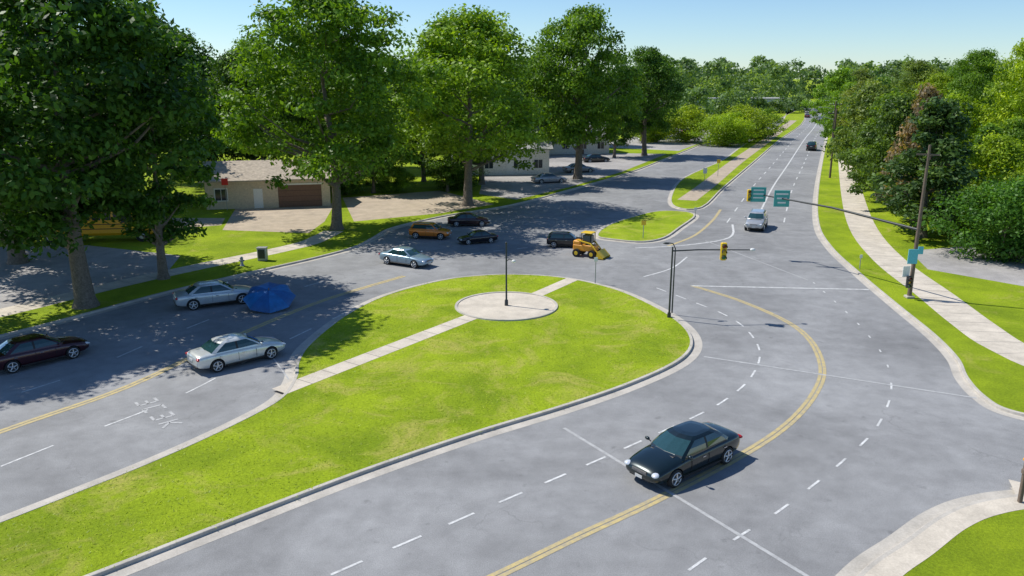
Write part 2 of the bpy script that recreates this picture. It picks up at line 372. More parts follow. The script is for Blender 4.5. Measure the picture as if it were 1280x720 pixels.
# ------------------------------------------------------------------ trees
def crown(H,R,cb,nc,nl,leaf,rg,prof,cr=.2):
    V=[];T=[];C=[]
    ph=rg.uniform(0,6.28,4)
    for i in range(nc):
        t=rg.uniform(0.02,.98)**.9; th=rg.uniform(0,2*np.pi)
        rr=R*prof(t)*(1+.14*np.sin(2*th+ph[0]+t*3)+.12*np.sin(3*th+ph[1]+t*6))
        u=rg.uniform(0,1)**.42
        c=np.array([rr*u*np.cos(th),rr*u*np.sin(th),cb+(H-cb)*t+rg.normal(0,.35)])
        r=R*cr*rg.uniform(.6,1.35); n=int(nl*rg.uniform(.5,1.3)); C.append(c)
        d=rg.normal(size=(n,3)); d/=np.linalg.norm(d,axis=1)[:,None]
        p=c+d*(r*rg.uniform(.35,1.2,(n,1)))*np.array([1.2,1.2,.66])
        p[:,2]-= .15*r*(d[:,0]**2+d[:,1]**2)
        nn=d*.7+rg.normal(0,.6,(n,3))+np.array([0,0,.4]); nn/=np.linalg.norm(nn,axis=1)[:,None]
        a=np.cross(nn,rg.normal(size=(n,3))); a/=np.linalg.norm(a,axis=1)[:,None]+1e-9; b=np.cross(nn,a)
        s=(leaf*rg.uniform(.6,1.35,(n,1)))
        V.append(np.stack([p-a*s,p+b*s*.55,p+a*s,p-b*s*.55],1).reshape(-1,3))
        T.append(np.clip(rg.normal(.5,.15)+rg.normal(0,.15,n),0,1))
    return np.concatenate(V),np.concatenate(T),C
def tree(name,H,R,tr,cb,nc,nl,leaf,seed,prof,lean=.4,nlimb=16,trunktop=.8,cr=.2):
    rg=np.random.default_rng(seed); v,t,C=crown(H,R,cb,nc,nl,leaf,rg,prof,cr)
    mb=MB(); pts=[];rs=[]
    for i in range(9):
        f=i/8; z=f*H*trunktop; pts.append((lean*math.sin(f*3+seed)*f,lean*math.cos(f*2.4+seed)*f-lean*f*.3,z)); rs.append(tr*(1-.88*f)*(1.45 if i==0 else 1))
    pts.insert(1,(0,0,.5)); rs.insert(1,tr*1.08)
    mb.tube(pts,rs,'bark',12)
    idx=rg.choice(len(C),min(nlimb,len(C)),replace=False)
    for q in idx:
        c=C[q]; hz=max(cb*.75,c[2]-abs(rg.normal(.35,.1))*math.hypot(c[0],c[1])-1.5); hz=min(hz,H*trunktop*.95); f=hz/(H*trunktop)
        s=Vector((lean*math.sin(f*3+seed)*f,lean*math.cos(f*2.4+seed)*f-lean*f*.3,hz)); e=Vector(c); mid=s.lerp(e,.5)+Vector((rg.normal(0,.3),rg.normal(0,.3),-.08*(e-s).length+rg.normal(0,.2)))
        r0=tr*(1-.85*f)*.6
        mb.tube([s,s.lerp(mid,.6),mid,e],[r0,r0*.75,r0*.5,r0*.15],'bark',6,cap=False)
    nv0=len(mb.v)
    nf=len(t); allv=np.concatenate([np.array([tuple(p) for p in mb.v]),v])
    faces=mb.f
    loops=np.concatenate([np.array([i for q in faces for i in q],dtype=np.int32),np.arange(nf*4,dtype=np.int32)+nv0])
    tot=np.concatenate([np.array([len(q) for q in faces],np.int32),np.full(nf,4,np.int32)]); st=np.concatenate([[0],np.cumsum(tot)[:-1]]).astype(np.int32)
    me=bpy.data.meshes.new(name); me.vertices.add(len(allv)); me.vertices.foreach_set('co',allv.astype(np.float32).ravel())
    me.loops.add(len(loops)); me.loops.foreach_set('vertex_index',loops); me.polygons.add(len(tot)); me.polygons.foreach_set('loop_start',st); me.polygons.foreach_set('loop_total',tot)
    me.materials.append(M['bark']); me.materials.append(M['leaf'])
    me.polygons.foreach_set('material_index',np.concatenate([np.zeros(len(faces),np.int32),np.ones(nf,np.int32)]))
    me.polygons.foreach_set('use_smooth',np.concatenate([np.ones(len(faces),bool),np.zeros(nf,bool)]))
    at=me.attributes.new('tint','FLOAT','FACE'); at.data.foreach_set('value',np.concatenate([np.full(len(faces),.5),t]).astype(np.float32))
    me.update(); return me
oval=lambda t: max(.12,math.sin(math.pi*min(1,(t*.9+.09)))**.62)
wide=lambda t: max(.15,math.sin(math.pi*min(1,(t**.8*.86+.13)))**.55)
cone=lambda t: max(.1,(1-t)**.7*min(1,.55+t*2.2))
rnd=lambda t: max(.3,math.sqrt(max(0,1-(2*t-1)**2)))
TA=tree('tree_a',20,7.2,.55,4.6,215,190,.21,11,oval,.6,24,.8,.175)
TB=tree('tree_b',20,7.7,.46,5.0,205,195,.20,23,wide,.9,30,.8,.17)
TC=tree('tree_c',18,5.0,.34,3.4,140,165,.20,31,oval,.5,16,.8,.19)
TD=tree('tree_d',12,5.0,.28,2.0,110,160,.19,47,wide,.4,14,.8,.19)
TE=tree('tree_e',12,3.8,.26,1.2,95,160,.18,53,cone,.3,14,.8,.19)
TS=tree('shrub_a',5,3.6,.15,.5,100,190,.12,61,rnd,.2,8,.6,.24)
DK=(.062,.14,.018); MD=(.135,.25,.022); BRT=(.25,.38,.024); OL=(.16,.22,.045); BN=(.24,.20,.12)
def T(me,nm,x,y,h,H,col,r=None,w=1.0):
    s=h/H; j=random.uniform(.88,1.14); put(me,nm,(x,y,.1),random.uniform(0,6.28) if r is None else r,(s*w,s*w,s),(col[0]*j*random.uniform(.92,1.1),col[1]*j,col[2]*j))
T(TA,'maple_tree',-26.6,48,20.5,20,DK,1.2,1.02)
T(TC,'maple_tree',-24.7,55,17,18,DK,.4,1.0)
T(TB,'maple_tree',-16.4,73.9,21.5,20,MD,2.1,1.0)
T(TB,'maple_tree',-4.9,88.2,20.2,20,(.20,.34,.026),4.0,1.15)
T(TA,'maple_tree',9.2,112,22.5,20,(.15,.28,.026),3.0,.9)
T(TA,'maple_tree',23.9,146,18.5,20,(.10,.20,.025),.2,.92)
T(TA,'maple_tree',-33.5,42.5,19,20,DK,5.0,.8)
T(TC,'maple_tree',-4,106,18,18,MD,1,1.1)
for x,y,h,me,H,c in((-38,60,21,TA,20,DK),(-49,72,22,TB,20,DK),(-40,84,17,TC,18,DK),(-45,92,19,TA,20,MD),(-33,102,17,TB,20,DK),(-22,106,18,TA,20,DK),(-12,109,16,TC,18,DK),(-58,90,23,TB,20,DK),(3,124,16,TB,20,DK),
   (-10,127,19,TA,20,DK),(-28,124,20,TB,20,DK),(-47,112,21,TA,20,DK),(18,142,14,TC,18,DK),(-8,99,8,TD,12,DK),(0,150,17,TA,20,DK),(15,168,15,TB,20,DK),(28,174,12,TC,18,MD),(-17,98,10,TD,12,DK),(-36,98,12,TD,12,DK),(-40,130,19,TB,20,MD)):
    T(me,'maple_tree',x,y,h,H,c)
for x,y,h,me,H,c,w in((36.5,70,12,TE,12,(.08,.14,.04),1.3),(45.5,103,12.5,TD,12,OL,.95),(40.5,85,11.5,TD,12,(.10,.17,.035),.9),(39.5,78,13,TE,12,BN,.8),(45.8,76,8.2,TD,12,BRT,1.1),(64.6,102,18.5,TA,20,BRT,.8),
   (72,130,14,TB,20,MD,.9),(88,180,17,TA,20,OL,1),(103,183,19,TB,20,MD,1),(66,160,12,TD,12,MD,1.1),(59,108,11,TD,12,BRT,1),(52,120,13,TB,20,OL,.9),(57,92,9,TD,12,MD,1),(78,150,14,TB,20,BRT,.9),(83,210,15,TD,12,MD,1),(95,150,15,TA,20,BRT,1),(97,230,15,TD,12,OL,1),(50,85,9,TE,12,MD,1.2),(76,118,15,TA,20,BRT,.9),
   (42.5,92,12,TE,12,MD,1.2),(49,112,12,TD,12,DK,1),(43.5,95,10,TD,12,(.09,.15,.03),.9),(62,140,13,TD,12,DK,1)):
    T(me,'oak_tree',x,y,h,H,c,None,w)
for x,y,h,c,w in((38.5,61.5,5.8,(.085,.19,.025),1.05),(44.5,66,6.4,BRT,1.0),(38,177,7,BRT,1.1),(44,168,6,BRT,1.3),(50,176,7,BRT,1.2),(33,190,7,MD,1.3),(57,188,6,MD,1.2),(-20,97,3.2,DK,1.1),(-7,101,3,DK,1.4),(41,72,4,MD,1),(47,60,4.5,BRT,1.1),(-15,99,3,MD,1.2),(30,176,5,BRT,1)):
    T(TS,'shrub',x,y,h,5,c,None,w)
rg=np.random.default_rng(99); V=[];TT=[]
def far(x,y,h,R,n,leaf):
    c,t,_=crown(h,R,h*.06,30,n,leaf,rg,wide,.28); c=c+np.array([x,y,0]); V.append(c); TT.append(np.clip(t+rg.normal(0,.12),0,1))
for i in range(95):
    y=rg.uniform(330,470); x=rg.uniform(-230,380)
    if abs(x-(.39*y-1))<13: x+=30
    far(x,y,rg.uniform(13,22),rg.uniform(7,11),42,.75)
for i in range(24):
    y=rg.uniform(200,330); x=.39*y+rg.uniform(14,95); far(x,y,rg.uniform(10,17),rg.uniform(5,8),50,.5)
for i in range(20):
    y=rg.uniform(230,330); x=.39*y-rg.uniform(30,130); far(x,y,rg.uniform(6,11),rg.uniform(5,8),50,.5)
for i in range(34):
    x=-130+i*4.3+rg.normal(0,2); y=rg.uniform(150,185)
    if x<8: far(x,y,rg.uniform(10,15),rg.uniform(5,7),70,.45)
for i in range(70):
    x=-300+i*14+rg.normal(0,4); y=rg.uniform(500,560); far(x,y,rg.uniform(17,27),rg.uniform(10,14),50,1.1)
for i in range(10):
    x=60+i*9; far(x,322+rg.normal(0,3),rg.uniform(4,6.5),rg.uniform(4,6),50,.45)
V=np.concatenate(V);TT=np.concatenate(TT)
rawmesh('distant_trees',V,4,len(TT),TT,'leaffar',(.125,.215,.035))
# ------------------------------------------------------------------ cars
def add_eval(mb,ob,keys):
    dg=bpy.context.evaluated_depsgraph_get(); dg.update(); me=bpy.data.meshes.new_from_object(ob.evaluated_get(dg))
    vs=[v.co[:] for v in me.vertices]
    for i,k in enumerate(keys):
        fs=[tuple(p.vertices) for p in me.polygons if p.material_index==i]
        used=sorted({a for f in fs for a in f}); mp={a:j for j,a in enumerate(used)}
        if fs: mb.add([vs[a] for a in used],[tuple(mp[a] for a in f) for f in fs],k,i==0)
    bpy.data.meshes.remove(me)
def carmesh(kind):
    suv=kind=='suv'
    if kind=='sedan':
        st=[(-2.40,.66,.42,.80,.82),(-2.30,.82,.30,.93,.97),(-1.95,.88,.24,.97,1.03),(-1.35,.91,.20,.98,1.04),(-.4,.92,.18,.96,1.02),(.5,.92,.18,.94,1.0),(1.05,.91,.19,.91,.99),(1.6,.895,.21,.84,.93),(2.1,.84,.24,.74,.82),(2.33,.74,.30,.64,.70),(2.42,.60,.38,.56,.58)]
        g=dict(F=1.12,R=-1.78,w=.83,z0=.93,F1=.38,R1=-1.10,w1=.63,z1=1.38,zt=1.45,m=-.30)
    else:
        st=[(-2.30,.70,.48,1.0,1.02),(-2.22,.84,.36,1.12,1.15),(-1.9,.92,.30,1.14,1.17),(-1.3,.94,.27,1.14,1.17),(-.4,.95,.26,1.12,1.16),(.5,.95,.26,1.10,1.15),(1.05,.94,.26,1.07,1.13),(1.6,.92,.28,1.0,1.07),(2.05,.86,.32,.92,.98),(2.25,.76,.38,.80,.86),(2.33,.62,.46,.70,.72)]
        g=dict(F=1.12,R=-2.18,w=.86,z0=1.09,F1=.50,R1=-1.88,w1=.70,z1=1.62,zt=1.70,m=-.25)
    rings=[]
    for x,hw,zb,zt,zc in st:
        zm=(zb+zt)/2
        h=[(0,zb),(.80*hw,zb),(.95*hw,zb+.07),(hw,zm),(.985*hw,zt-.12),(.90*hw,zt-.01),(.55*hw,zc-.01),(0,zc)]
        full=h+[(-a,b) for a,b in reversed(h[1:-1])]
        rings.append([(x,a,b) for a,b in full])
    n=len(rings[0]); v=[p for r in rings for p in r]; f=[]
    for i in range(len(rings)-1):
        for j in range(n):
            k=(j+1)%n; f.append((i*n+j,(i+1)*n+j,(i+1)*n+k,i*n+k))
    f.append(tuple(range(n))); f.append(tuple(range((len(rings)-1)*n,len(rings)*n))[::-1])
    me=bpy.data.meshes.new('b'); me.from_pydata(v,[],f); me.update()
    bm=bmesh.new(); bm.from_mesh(me); bmesh.ops.recalc_face_normals(bm,faces=bm.faces); bm.to_mesh(me); bm.free()
    me.materials.append(M['paint']); me.materials.append(M['trim'])
    ob=bpy.data.objects.new('b',me); COL.objects.link(ob)
    md=ob.modifiers.new('s','SUBSURF'); md.levels=2; md.render_levels=2
    xw=(1.45,-1.42); wr=.335 if not suv else .38
    c=MB(); c.mats=['paint','trim']
    for x in xw:
        for s in(-1,1): c.tube([(x,s*.60,wr),(x,s*1.2,wr)],[wr+.055]*2,'trim',24)
    cm=c.mesh('c'); bm=bmesh.new(); bm.from_mesh(cm); bmesh.ops.remove_doubles(bm,verts=bm.verts,dist=1e-4); bmesh.ops.recalc_face_normals(bm,faces=bm.faces); bm.to_mesh(cm); bm.free()
    co=bpy.data.objects.new('c',cm); COL.objects.link(co)
    md=ob.modifiers.new('bo','BOOLEAN'); md.operation='DIFFERENCE'; md.object=co; md.solver='EXACT'
    mb=MB(); add_eval(mb,ob,['paint','trim'])
    bpy.data.objects.remove(ob); bpy.data.objects.remove(co)
    def ringp(t,z,shr=0):
        F=g['F']*(1-t)+g['F1']*t-shr; R=g['R']*(1-t)+g['R1']*t+shr; w=(g['w']*(1-t)+g['w1']*t)-shr*.7; m=g['m']
        h=[(F+.09,0),(F+.02,.55*w),(F-.07,.88*w),(F-.19,.985*w),(m+.05,w),(m-.05,w),(R+.30,.985*w),(R+.08,.88*w),(R,.5*w),(R-.06,0)]
        full=h+[(a,-b) for a,b in reversed(h[1:-1])]; return [(a,b,z) for a,b in full]
    z0,z1,zt=g['z0'],g['z1'],g['zt']
    R=[ringp(-.05,z0-.06),ringp(.12,z0+.12*(z1-z0)),ringp(.5,z0+.5*(z1-z0),-.025),ringp(.93,z0+.93*(z1-z0)),ringp(1.0,z1+.01,.05),ringp(1.0,(z1+zt)/2+.015,.15),ringp(1.0,zt,.38)]
    n=len(R[0]); segm=['glass','glass','paint','glass','trim','glass','paint','glass','glass']; segm=segm+segm[::-1]
    for l in range(len(R)-1):
        for j in range(n):
            k=(j+1)%n; mt=segm[j] if l in(1,2) else 'paint'
            mb.add([R[l][j],R[l][k],R[l+1][k],R[l+1][j]],[(0,1,2,3)],mt,False)
    top=R[-1]; cx=sum(p[0] for p in top)/n
    mb.add(top+[(cx,0,zt+.012)],[(i,(i+1)%n,n) for i in range(n)],'paint',True)
    for x in xw:
        for s in(-1,1):
            y=s*.80
            mb.tube([(x,y-s*.11,wr),(x,y-s*.09,wr),(x,y+s*.09,wr),(x,y+s*.11,wr)],[wr*.9,wr,wr,wr*.9],'tire',24)
            mb.tube([(x,y+s*.105,wr),(x,y+s*.118,wr)],[wr*.70,wr*.68],'dsteel',24)
            mb.tube([(x,y+s*.11,wr),(x,y+s*.13,wr)],[wr*.18,wr*.15],'rim',12)
            for q in range(5):
                a=q*2*math.pi/5+.3; d=Vector((math.cos(a),0,math.sin(a)))
                p=Vector((x,y+s*.125,wr)); mb.tube([p+d*.03,p+d*wr*.66],[.045,.03],'rim',6)
            rv=[Vector((x+wr*.68*math.cos(t*math.pi/12),y+s*.115,wr+wr*.68*math.sin(t*math.pi/12))) for t in range(25)]
            mb.tube(rv,[.022]*25,'rim',6,cap=False)
    xf=st[-1][0]; xr=st[0][0]; zf=st[-2][3]; W=st[-2][1]
    for s in(-1,1):
        T=Matrix.Translation((xf-.17,s*W*.83,zf-.02))@Matrix.Rotation(-s*.5,4,'Z')@Matrix.Rotation(.25,4,'Y')
        mb.ell((0,0,0),(.14,.19,.075),'head',T)
        zr=st[1][3]; T=Matrix.Translation((xr+.11,s*st[1][1]*.80,zr-.13))@Matrix.Rotation(s*.35,4,'Z'); mb.ell((0,0,0),(.09,.20,.085),'tail',T)
        mb.ell((g['F']-.22,s*(g['w']+.18),z0+.10),(.07,.11,.07),'paint'); mb.tube([(g['F']-.22,s*(g['w']),z0+.04),(g['F']-.22,s*(g['w']+.15),z0+.08)],[.025,.02],'trim',6)
        for dx in (.28,-.92): mb.box((dx+g['m'],s*(st[4][1]+.0),z0-.17),(.16,.03,.03),'chrome')
        for dx in (.95,-.0,-.95):
            mb.box((g['m']+dx,s*(st[4][1]-.004),(z0+.28)/2+.0),(.012,.012,z0-.50),'trim')
        mb.box((.02,s*(st[4][1]-.02),st[4][2]+.10),(2.1,.05,.07),'trim',ch=.01)
        mb.box((xf-.22,s*W*.72,.40),(.06,.16,.09),'head' if suv else 'trim',ch=.01)
    mb.box((xf-.045,0,(zf+st[-1][2])/2+.08),(.06,W*.95,.13),'trim',ch=.02)
    for i in range(3): mb.box((xf-.012,0,(zf+st[-1][2])/2+.045+i*.035),(.012,W*.9,.010),'chrome')
    mb.box((xf-.09,0,st[-1][2]-.02),(.12,W*1.3,.09),'trim',ch=.02)
    mb.box((xf+.0,0,st[-1][2]+.03),(.02,.32,.11),'plate')
    mb.box((xr-.008,0,st[0][3]-.12),(.02,.42,.13),'plate'); mb.box((xr+.07,0,st[0][2]-.04),(.12,1.25,.09),'trim',ch=.02)
    mb.box((g['F']+.05,0,z0+.0),(.16,1.1,.05),'trim',ch=.015)
    if suv:
        for s in(-1,1): mb.tube([(.2,s*.58,zt+.03),(-1.6,s*.60,zt+.04)],[.02,.02],'chrome',6)
    mb.box((0,0,.24),(3.4,1.2,.12),'trim')
    return mb.mesh(kind)
SED,SUV=carmesh('sedan'),carmesh('suv')
def car(me,nm,x,y,dx,dy,col,sc=1): put(me,nm,(x,y,.005),math.atan2(dy,dx),sc,col)
car(SED,'black_sedan',6.35,27.0,-.79,-.62,(.004,.014,.016))
car(SED,'maroon_sedan',-24.0,38.2,.66,.75,(.05,.006,.012),.97)
car(SED,'silver_sedan',-13.9,38.3,.74,.67,(.72,.75,.73),.97)
car(SED,'silver_sedan',-18.8,48.9,.88,.48,(.58,.63,.66),1.02)
car(SED,'blue_sedan',-8.1,59.9,.86,-.5,(.28,.40,.50),.9)
car(SUV,'orange_suv',-7.3,70.3,.97,-.2,(.8,.24,.02),.8)
car(SED,'black_sedan',-3.0,68.2,-.9,-.35,(.006,.006,.010),.72)
car(SED,'maroon_sedan',-4.2,76.5,.97,.1,(.03,.008,.008),.85)
car(SUV,'black_suv',4.6,66.6,.95,-.1,(.006,.007,.009),.72)
car(SUV,'white_suv',23.2,75.0,-.39,-.92,(.5,.51,.52),.95)
for x,y,c,me in((58.5,158,(.02,.02,.02),SUV),(99,262,(.6,.6,.6),SUV),(93,238,(.02,.02,.03),SED),(118,318,(.5,.5,.5),SUV),(103,285,(.2,.02,.02),SED)):
    car(me,'sedan_car' if me is SED else 'suv_car',x,y,.39,.92,c)
car(SED,'yellow_sedan',42,66.5,.9,.3,(.7,.5,.03),.9); car(SED,'red_sedan',41.6,57.8,.2,1,(.5,.02,.02),.95); car(SUV,'dark_suv',47,70.5,.9,.3,(.02,.02,.03),.95)
for x,y,c,d in((5,108,(.4,.4,.42),1),(10,120,(.3,.3,.32),1),(14,135,(.02,.02,.02),1),(30,178,(.5,.5,.5),-1),(45,205,(.3,.02,.02),1)): car(SED,'parked_car',x,y,.9*d,.3,c)
# school bus parked behind the trees
mb=MB()
mb.box((-.6,0,1.75),(9.0,2.4,2.3),'bus',ch=.22); mb.box((4.7,0,1.15),(1.7,2.1,1.1),'bus',ch=.2); mb.box((-.6,0,2.91),(8.4,1.9,.06),'wpl',ch=.02)
for s in(-1,1):
    for i in range(9): mb.box((-4.3+i*.86,s*1.205,2.25),(.66,.03,.6),'win')
    mb.box((3.3,s*1.205,2.1),(.9,.03,.8),'win')
    for z in(1.2,1.6): mb.box((-.6,s*1.205,z),(8.6,.03,.06),'trim')
    for x in(4.4,-3.1):
        mb.tube([(x,s*.85,.5),(x,s*1.16,.5)],[.5,.5],'tire',20); mb.tube([(x,s*1.16,.5),(x,s*1.19,.5)],[.26,.22],'rim',12)
    mb.ell((5.5,s*.75,1.2),(.08,.15,.15),'head'); mb.ell((-5.1,s*.9,1.2),(.05,.12,.12),'tail')
mb.box((3.93,0,2.2),(.04,1.9,.8),'win'); mb.box((5.57,0,1.1),(.05,1.0,.5),'trim'); mb.box((5.6,0,.65),(.15,2.2,.25),'trim',ch=.03); mb.box((-5.13,0,2.2),(.04,1.5,.7),'win')
mb.obj('school_bus',(-36.5,68.6,.13),.12)
# big blue umbrella tipped over on the road
mb=MB(); ribs=8; seg=6; nu=ribs*seg; Rr=1.6; v=[]
for i in range(9):
    p=i/8
    for j in range(nu):
        t=2*math.pi*j/nu; ph=(j%seg)/seg; sag=1-.10*p*math.sin(math.pi*ph)
        r=Rr*math.sin(p*1.25)/math.sin(1.25)*sag
        v.append((r*math.cos(t),r*math.sin(t),.55*(math.cos(p*1.25)-math.cos(1.25))/(1-math.cos(1.25))-.06*p*math.sin(math.pi*ph)))
for q in range(ribs):
    f=[]
    for i in range(8):
        for jj in range(seg):
            j=q*seg+jj; k=(j+1)%nu; f.append((i*nu+j,(i+1)*nu+j,(i+1)*nu+k,i*nu+k))
    used=sorted({a for g_ in f for a in g_}); mp={a:j for j,a in enumerate(used)}
    mb.add([v[a] for a in used],[tuple(mp[a] for a in g_) for g_ in f],'cloth' if q%2 else 'cloth2',True)
for q in range(ribs):
    t=2*math.pi*q/ribs; mb.tube([(0,0,.5),(Rr*.6*math.cos(t),Rr*.6*math.sin(t),.32),(Rr*math.cos(t),Rr*math.sin(t),-.01)],[.012]*3,'steel',5)
    mb.tube([(0,0,-.1),(Rr*.55*math.cos(t),Rr*.55*math.sin(t),.34)],[.01]*2,'steel',5)
mb.tube([(0,0,.64),(0,0,-.72)],[.025,.025],'wood',8); mb.ell((0,0,.66),(.04,.04,.06),'wood')
o=mb.obj('blue_umbrella',(-15.1,48.0,.68)); o.rotation_euler=Vector((.10,-.36,.93)).to_track_quat('Z','Y').to_euler()
# orange loader
mb=MB()
for x in(-.65,.65):
    for s in(-1,1):
        mb.tube([(x,s*.42,.32),(x,s*.68,.32)],[.32,.32],'tire',18); mb.tube([(x,s*.68,.32),(x,s*.70,.32)],[.16,.15],'sigy',12)
mb.box((-.1,0,.72),(1.9,.85,.5),'orange',ch=.06); mb.box((-.75,0,1.1),(.6,.8,.35),'orange',ch=.07)
mb.box((.1,0,1.95),(.95,.85,.08),'sigy',ch=.02)
for x in(-.3,.52):
    for s in(-.38,.38): mb.box((x,s,1.45),(.06,.06,.95),'trim')
mb.box((.1,0,1.42),(.7,.7,.7),'glass',ch=.04)
for s in(-.5,.5): mb.tube([(-.6,s,1.35),(.5,s,1.15),(1.15,s,.45)],[.06,.07,.05],'sigy',8)
mb.add([(1.1,-.75,.08),(1.75,-.75,.06),(1.7,-.75,.15),(1.2,-.75,.65),(1.1,.75,.08),(1.75,.75,.06),(1.7,.75,.15),(1.2,.75,.65)],[(0,1,2,3),(7,6,5,4),(0,4,5,1),(0,3,7,4),(2,6,7,3)],'sigy')
mb.tube([(-.7,.2,1.2),(-.7,.2,1.7)],[.03,.03],'dsteel',6)
mb.obj('wheel_loader',(6.0,62.8,.005),-.5,1.0)
# ------------------------------------------------------------------ street furniture
def signal(mb,c,k='sigy',sc=1,rz=0):
    T=Matrix.Translation(c)@Matrix.Rotation(rz,4,'Z')@Matrix.Scale(sc,4)
    mb.box((0,0,0),(.34,.26,1.05),k,ch=.04,T=T)
    for i,l in enumerate(('lr','sigy','lg')):
        z=.33-.33*i
        mb.tube([(0,-.131,z),(0,-.145,z)],[.125,.125],l,14,T=T)
        v=[];f=[]
        for j in range(9):
            a=math.pi*(-.15+1.3*j/8); v+=[(.14*math.cos(a),-.13,z+.14*math.sin(a)),(.14*math.cos(a),-.36,z+.14*math.sin(a))]
        for j in range(8): f.append((2*j,2*j+2,2*j+3,2*j+1))
        mb.add(v,f,'trim' ,True,T)
mb=MB(); bx,by=25.7,49.9
mb.tube([(bx,by,.12),(bx+.03,by,5),(bx+.06,by,9.9)],[.14,.11,.08],'wood',12); mb.box((bx,by,.2),(.5,.5,.16),'conc',ch=.03)
ex2,ey2=19.6,62.4
mb.tube([(bx,by,4.6),((bx+ex2)/2,(by+ey2)/2,5.0),(ex2,ey2,5.0)],[.09,.075,.05],'dsteel',8)
mb.box((ex2+.9,ey2-1.9,5.0),(1.15,.06,1.25),'teal',rz=-.1,ch=.01); mb.box((ex2-.35,ey2-.1,5.05),(1.15,.06,1.15),'teal',rz=-.1,ch=.01)
signal(mb,(ex2-1.0,ey2+.1,4.95),'sigy',.9)
for i in range(3):
    mb.box((ex2+.9,ey2-1.94,5.35-.33*i),(.9-.15*i,.02,.12),'wpl',rz=-.1); mb.box((ex2-.35,ey2-.14,5.4-.3*i),(.8,.02,.09),'wpl',rz=-.1)
mb.box((bx+.02,by,9.3),(1.3,.08,.1),'wood',rz=-.4)
mb.box((bx-.2,by-.2,2.9),(.62,.05,.95),'blue',ch=.01); mb.box((bx-.45,by-.1,1.9),(.5,.04,.7),'wpl',rz=.2); mb.box((bx+.25,by-.18,3.3),(.35,.06,.5),'blue',ch=.02)
signal(mb,(bx-.3,by-.25,1.25),'dsteel',.75)
mb.obj('traffic_signal_mast')
mb=MB(); px,py=9.35,45.6
mb.tube([(px,py,.12),(px,py,4.4)],[.06,.045],'dsteel',10); mb.tube([(px,py,.12),(px,py,.4)],[.12,.10],'dsteel',10)
mb.tube([(px,py,4.15),(px+1.5,py+.1,4.2),(px+4.7,py+.3,4.15)],[.045,.04,.03],'dsteel',8)
signal(mb,(px+3.0,py+.1,4.1),'sigy',1.0); mb.ell((px+4.75,py+.3,4.15),(.16,.12,.1),'wpl')
mb.obj('traffic_signal')
mb=MB(); mb.tube([(px+.35,py+.9,.12),(px+.35,py+.9,4.1),(px+.2,py+.9,4.4),(px-.1,py+.9,4.45)],[.045,.035,.03,.03],'dsteel',8); mb.ell((px-.2,py+.9,4.42),(.2,.1,.06),'dsteel'); mb.obj('street_lamp')
mb=MB(); mb.tube([(-.35,48,.15),(-.35,48,.5),(-.35,48,.55),(-.35,48,4.1)],[.12,.11,.06,.045],'dsteel',10)
mb.tube([(-.35,48,3.0),(-.15,48,3.12),(.05,48,3.05)],[.03,.025,.02],'dsteel',6); mb.ell((.1,48,2.98),(.14,.14,.1),'wpl'); mb.ell((-.35,48,4.12),(.07,.07,.08),'dsteel'); mb.obj('street_lamp')
def signpost(nm,x,y,h,k,w=.5,hh=.6,z0=.1):
    mb=MB(); mb.tube([(0,0,0),(0,0,h)],[.035,.03],'steel',8); mb.box((0,-.05,h-hh/2),(w,.02,hh),k,ch=.005); mb.obj(nm,(x,y,z0))
signpost('traffic_sign',5.8,54.0,1.9,'wpl',.25,.3,.0); signpost('traffic_sign',11.6,69.6,1.6,'sigy',.4,.4)
signpost('stop_sign',-30.5,85,3.4,'red',.7,.7); signpost('traffic_sign',18.5,80,1.2,'wpl',.3,.3,.0); signpost('traffic_sign',25.9,58,1.1,'wpl',.2,.25)
signpost('traffic_sign',29.5,115,2.4,'sigy',.5,.5); signpost('traffic_sign',25,104,2.4,'wpl',.5,.7)
mb=MB(); mb.tube([(0,0,0),(0,0,.08),(0,0,.1),(0,0,.55),(0,0,.6),(0,0,.72)],[.17,.17,.11,.11,.14,.05],'steel',12); mb.tube([(-.2,0,.42),(.2,0,.42)],[.06,.06],'steel',8); mb.tube([(0,0,.4),(0,-.2,.4)],[.07,.07],'steel',8); mb.obj('fire_hydrant',(-20.4,58.9,.12))
mb=MB(); mb.box((0,0,.5),(.7,.5,1.0),'steel',ch=.04); mb.box((0,-.26,.55),(.5,.02,.7),'dsteel'); mb.box((0,0,1.02),(.78,.58,.05),'steel',ch=.01); mb.obj('utility_box',(-19.4,60.8,.12))
mb=MB(); mb.box((0,0,.75),(.13,.13,1.5),'wood',ch=.02); mb.box((0,0,1.56),(.2,.2,.12),'orange',ch=.03); mb.box((-.02,-.02,1.15),(.17,.17,.18),'wood',ch=.02); mb.obj('wooden_post',(17.1,24.2,.12))
def upole(x,y,h):
    mb=MB(); mb.tube([(0,0,0),(0,0,h)],[.16,.11],'wood',8); mb.box((0,0,h-.6),(2.2,.1,.12),'wood',rz=-.37)
    for s in(-.95,-.4,.4,.95): mb.tube([(s*.93,-s*.36,h-.52),(s*.93,-s*.36,h-.35)],[.05,.04],'wpl',6)
    mb.tube([(0,0,h-1.5),(-1.4,.5,h-1.1),(-2.2,.8,h-1.1)],[.04,.03,.03],'steel',6); mb.ell((-2.4,.9,h-1.12),(.35,.15,.08),'steel'); mb.obj('utility_pole',(x,y,.1))
for x,y in((44.8,113),(58.8,149),(75.5,190),(98,246)): upole(x,y,9.5)
